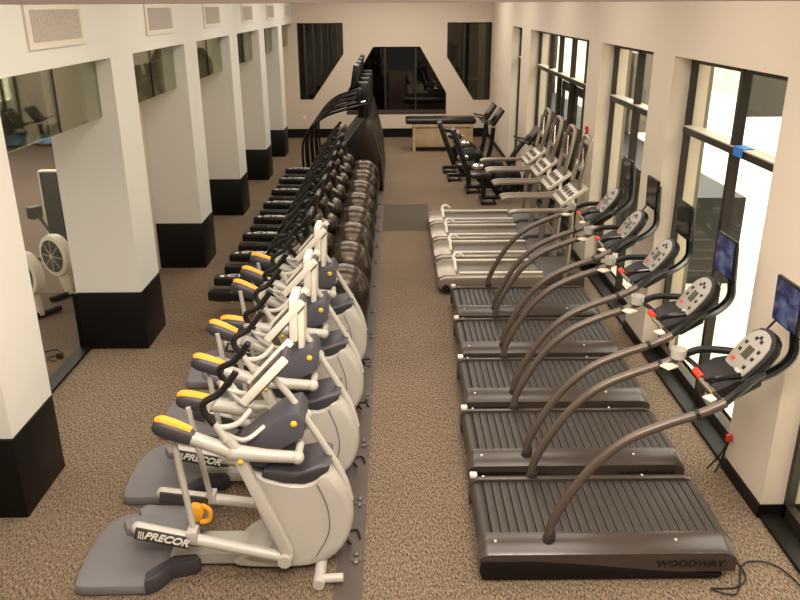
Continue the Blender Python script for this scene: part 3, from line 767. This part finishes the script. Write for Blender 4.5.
# ------------------------------------------------------------------ bikes
def bike(kind):
    t = thing('exercise_bike', '', 'exercise bike', (0, 0, 0), 0, 'black exercise bikes by the far right windows')
    b = MB(); b.tube([(-.28, -.28, .04), (-.28, .28, .04)], .035); b.tube([(.85, -.26, .04), (.85, .26, .04)], .035); b.box(-.28, .85, -.05, .05, .06, .14, .02)
    b.tube([(-.28, -.28, .05), (-.05, -.28, .05), (-.05, .05, .07)], .03)
    b.build('base_frame', 'cy_black', t)
    MB().ball((.18, 0, .40), .30, .11, .30, 24, 16, .85).build('flywheel_cover', 'cy_black', t)
    for sg in (-1, 1):
        MB().lathe((.20, sg*.115, .40), [(.11, -.012), (.11, .012)], 20, 'y').build('crank_disc', 'cy_drum', t)
        MB().lathe((.20, sg*.13, .40), [(.045, -.012), (.045, .012)], 16, 'y').build('crank_cap', 'chrome', t)
        MB().tube([(.20, sg*.14, .40), (.20+sg*.15, sg*.15, .30)], .014).box(.15+sg*.15, .25+sg*.15, sg*.20-.04, sg*.20+.04, .28, .30, .004).build('pedal', 'black_rubber', t)
    MB().tube([(.5, 0, .15), (.62, 0, .7), (.66 if kind == 0 else .95, 0, 1.12)], .05, smooth=4).build('mast', 'cy_black', t)
    if kind == 0:
        MB().tube([(-.02, 0, .4), (-.12, 0, .9)], .035).build('seat_post', 'chrome', t)
        MB().ball((-.16, 0, .94), .15, .11, .06, 16, 10, .8).build('saddle', 'vinyl_black', t)
        MB().ball((.05, -.10, .80), .11, .05, .06).build('bottle_holder', 'chrome', t)
        sm = frame((.70, 0, 1.36), (0, -1, 0), (.55, 0, .83))
    else:
        MB().box(-.52, -.12, -.2, .2, .50, .59, .03).tube([(-.25, 0, .1), (-.25, 0, .52)], .05).build('seat', 'vinyl_black', t)
        MB().box(-.62, -.52, -.19, .19, .60, 1.50, .03, rot('Y', -20, (-.50, 0, .6))).build('backrest', 'vinyl_black', t)
        MB().ball((-.40, -.24, .74), .12, .05, .06).build('side_handle', 'chrome', t)
        sm = frame((.98, 0, 1.15), (0, -1, 0), (.6, 0, .8))
    s = MB().box(-.24, .24, -.2, .2, -.07, 0, .02, sm).build('console', 'cy_black', t)
    MB().box(-.19, .19, -.14, .16, 0, .004, 0, sm).build('screen', 'screen_off', s)
    for q in (-1, 1): MB().tube([sm @ Vector(p) for p in ((q*.22, -.15, -.02), (q*.26, -.22, .12), (q*.15, -.24, .22))], .018, smooth=4).build('handlebar', 'black_gloss', t)
    return t
b0 = bike(0); b1 = bike(1)
for i, (o, x, y, l) in enumerate([(b1, 1.95, 14.75, 'nearest black recumbent bike, next to the farthest silver treadmill'), (None, 1.75, 15.7, 'second black recumbent bike, between a recumbent and an upright bike'),
                               (b0, 1.45, 16.85, 'black upright bike with small saddle behind the recumbent bikes'), (None, 1.40, 17.75, 'farthest black upright bike, nearest the padded table')]):
    if o is None: o = dup(b1 if i == 1 else b0, (0, 0, 0))
    o.location = (x, y, 0); o['label'] = l

# ------------------------------------------------------------------ padded table
t = thing('massage_table', 'low wooden table with a black padded top by the far wall', 'padded table', (1.2, 20.6, 0))
MB().box(-.92, .90, -.33, .33, .70, .84, .05, seg=4).build('padded_top', 'vinyl_black', t)
MB().box(-.72, .80, -.28, .28, .12, .60, .005).build('cabinet', 'wood', t)
MB().box(-.76, .84, -.32, .32, .62, .70, .008).build('top_frame', 'wood', t)
for x in (-.70, .78):
    for y in (-.28, .28): MB().box(x-.035, x+.035, y-.035, y+.035, 0, .62).build('leg', 'wood', t)
tag(MB().box(1.36, 1.66, 20.255, 20.31, .42, .54, .005).build('paper_box', 'paper'), 'small cream paper box on the front of the padded table', 'box')

# ------------------------------------------------------------------ rowing machines in the side room
def rower():
    t = thing('rowing_machine', '', 'rowing machine', (0, 0, 0), 0, 'rowing machines behind the glass')
    MB().lathe((0, 0, .55), [(.20, -.07), (.27, -.06), (.285, 0), (.27, .06), (.20, .07)], 32, 'y').build('flywheel_housing', 'rower_white', t)
    fan = MB().lathe((0, -.062, .55), [(.215, -.012), (.215, .0)], 32, 'y').build('fan_cover', 'black_rubber', t)
    sp_ = MB()
    for k in range(4):
        a = PI*k/4; sp_.box(-.2, .2, -.08, -.076, .546, .554, 0, rot('Y', math.degrees(a), (0, 0, .55)))
    sp_.lathe((0, -.08, .55), [(.03, -.01), (.03, .005)], 14, 'y').build('fan_spokes', 'amt_light', fan)
    MB().tube([(-.2, 0, .45), (-2.2, 0, .32)], .035, 8).build('monorail', 'cy_black', t)
    MB().prism([(-.25, .5), (-.05, .33), (.10, .04), (.18, .04), (.12, .5)], -.03, .03, .005).build('front_leg', 'rower_white', t)
    MB().tube([(.14, -.28, .04), (.14, .28, .04)], .035).build('foot', 'black_rubber', t)
    MB().box(-1.2, -.95, -.14, .14, .42, .47, .02).build('seat', 'black_rubber', t)
    MB().tube([(-2.15, 0, .32), (-2.2, 0, .03)], .03).build('rear_leg', 'rower_white', t)
    MB().tube([(-.05, .05, .75), (-.35, .05, 1.05)], .02).box(-.46, -.34, -.03, .13, .98, 1.14, .01).build('monitor_arm', 'cy_black', t)
    return t
r1 = rower(); r1.location = (-4.44, 9.75, 0); r1.rotation_euler = (0, 0, math.radians(-32)); r1['label'] = 'rowing machine with round black fan cover beside the first black column base'

r2 = dup(r1, (-4.50, 9.0, 0), 'rowing machine half hidden behind the nearest white column', math.radians(-32))
tag(MB().box(-5.22, -4.75, 11.35, 11.45, 0, 1.32, .01).build('leaning_board', 'dark_object'), 'dark upright board with pale edge behind the rowing machines', 'board')
t = bpy.data.objects['leaning_board']; MB().prism([(-5.24, 0), (-5.24, 1.34), (-4.75, 1.34), (-4.75, 1.32), (-5.22, 1.32), (-5.22, 0)], 11.33, 11.46).build('edge_trim', 'rower_white', t, 'pale edging')
def bosu(x, y, l, tilt=0):
    t = thing('balance_trainer', l, 'balance ball', (x, y, 0), 0, 'balance balls in the side room')
    MB().lathe((0, 0, 0), [(.33, 0), (.36, .03), (.36, .06), (.33, .075)], 28).build('base', 'black_rubber', t)
    MB().lathe((0, 0, .075), [(.33, 0), (.32, .07), (.27, .15), (.18, .21), (.08, .235), (.01, .24)], 28).build('dome', 'bosu_blue', t)
bosu(-10.35, 21.5, 'blue half-ball balance trainer on the far floor, left of the other')
bosu(-9.6, 21.75, 'blue half-ball balance trainer on the far floor, right of the other')
tag(MB().box(-10.6, -9.6, 22.35, 22.6, 0, 1.9, .02).box(-10.5, -9.7, 22.3, 22.36, .6, .66).box(-10.5, -9.7, 22.3, 22.36, 1.2, 1.26).build('storage_rack', 'dark_object'), 'dark storage rack against the wall of the side room behind the blue balls', 'rack')
# small things on the floor of the side room
tag(MB().tube([(-3.9, 7.85, .02), (-3.78, 7.9, .03), (-3.7, 7.8, .02), (-3.8, 7.7, .02), (-3.68, 7.62, .02)], .01, 6, smooth=5).box(-3.7, -3.64, 7.7, 7.76, 0, .07, .01).build('loose_cable', 'black_rubber'), 'thin loose cable with plug lying behind the glass by the black track', 'cable')

# ------------------------------------------------------------------ right wall bits
t = thing('fire_alarm', 'small red fire alarm box on the white pillar beside the silver treadmills', 'fire alarm', (XR-.001, 11.0, 1.92))
MB().box(-.03, 0, -.04, .04, -.07, .07, .005).build('housing', 'red', t)
MB().box(-.036, -.03, -.025, .025, -.015, .015).build('pull_bar', 'white_plastic', t)
tag(MB().box(XW-.054, XW-.051, 6.36, 6.54, 2.40, 2.47).box(XW-.054, XW+.04, 6.36, 6.54, 2.470, 2.476).build('painters_tape', 'blue_tape'), 'piece of bright blue tape stuck on the nearest window crossbar', 'tape')
t = thing('hanging_plug', 'red plug with black cords hanging by the front pillar corner', 'power plug', (XR-.03, 5.42, .30))
MB().box(-.025, .02, -.02, .02, 0, .06, .008).build('plug', 'red', t)
MB().tube([(0, 0, 0), (-.02, .03, -.2), (-.08, 0, -.32), (-.12, -.1, -.33), (-.08, -.2, -.33), (-.15, -.12, -.33), (-.2, -.22, -.33), (-.12, -.28, -.33)], .008, 6, smooth=6).build('cord', 'black_rubber', t)
MB().tube([(0, 0, .01), (-.05, .0, -.12), (-.12, .08, -.33), (-.2, .0, -.33), (-.22, -.1, -.33)], .007, 6, smooth=6).build('cord', 'black_rubber', t)
tag(MB().tube([(2.30, 4.5, .012), (2.33, 4.2, .012), (2.22, 4.08, .012), (2.05, 4.07, .012), (2.2, 4.02, .015), (2.36, 4.3, .015), (2.55, 4.3, .015), (2.64, 4.1, .015), (2.62, 3.8, .015)], .006, 6, smooth=8).build('power_cord', 'black_rubber'), 'black power cord on the carpet at the front of the nearest dark treadmill', 'cord')
t = thing('wall_socket', 'small white socket on the far wall left of the stair climbers', 'wall socket', (-2.6, YF-.001, .55))
MB().box(-.05, .05, -.012, 0, -.06, .06, .003).build('plate', 'white_plastic', t)

# ------------------------------------------------------------------ light
def area(loc, sx, sy, p, col=(1, .92, .81), rx=0, ry=0):
    l = bpy.data.lights.new('area_light', 'AREA'); l.shape = 'RECTANGLE'; l.size = sx; l.size_y = sy; l.energy = p; l.color = col  # one name for the ceiling lights and the added fill lights
    o = bpy.data.objects.new('area_light', l); COL.objects.link(o); o.location = loc; o.rotation_euler = (rx, ry, 0); return o
for y, p in ((3.4, 72), (6.2, 60), (9.5, 56), (13, 60), (16.5, 72), (20, 96)):
    area((-.9, y, 4.28), 1.6, 1.6, p*.8); area((1.0, y, 4.28), 1.6, 1.6, p*.8)
area((.1, .2, 5.4), 3.2, 1.2, 620, (1, .88, .75), rx=math.radians(30))  # added warm fill from behind the camera, no real fitting
area((-7.5, 12, 3.28), 5, 16, 800, (1, .93, .86))  # added light to brighten the side room, source unseen
for y in (5, 13, 21, 29): area((8.5, y, 8.0), 9, 7, 1350, (1, .97, .91))  # added lamps that brighten the space beyond the right-hand windows
area((0, YF+2.5, 4.2), 4, 2, 14)
w = bpy.data.worlds.new('world'); SC.world = w; w.use_nodes = True
bg = w.node_tree.nodes['Background']; bg.inputs[0].default_value = (1, .92, .83, 1); bg.inputs[1].default_value = .2
SC.view_settings.view_transform = 'Standard'; SC.view_settings.look = 'None'; SC.view_settings.gamma = 1; SC.view_settings.exposure = 0
try: SC.view_settings.use_curve_mapping = False
except Exception: pass
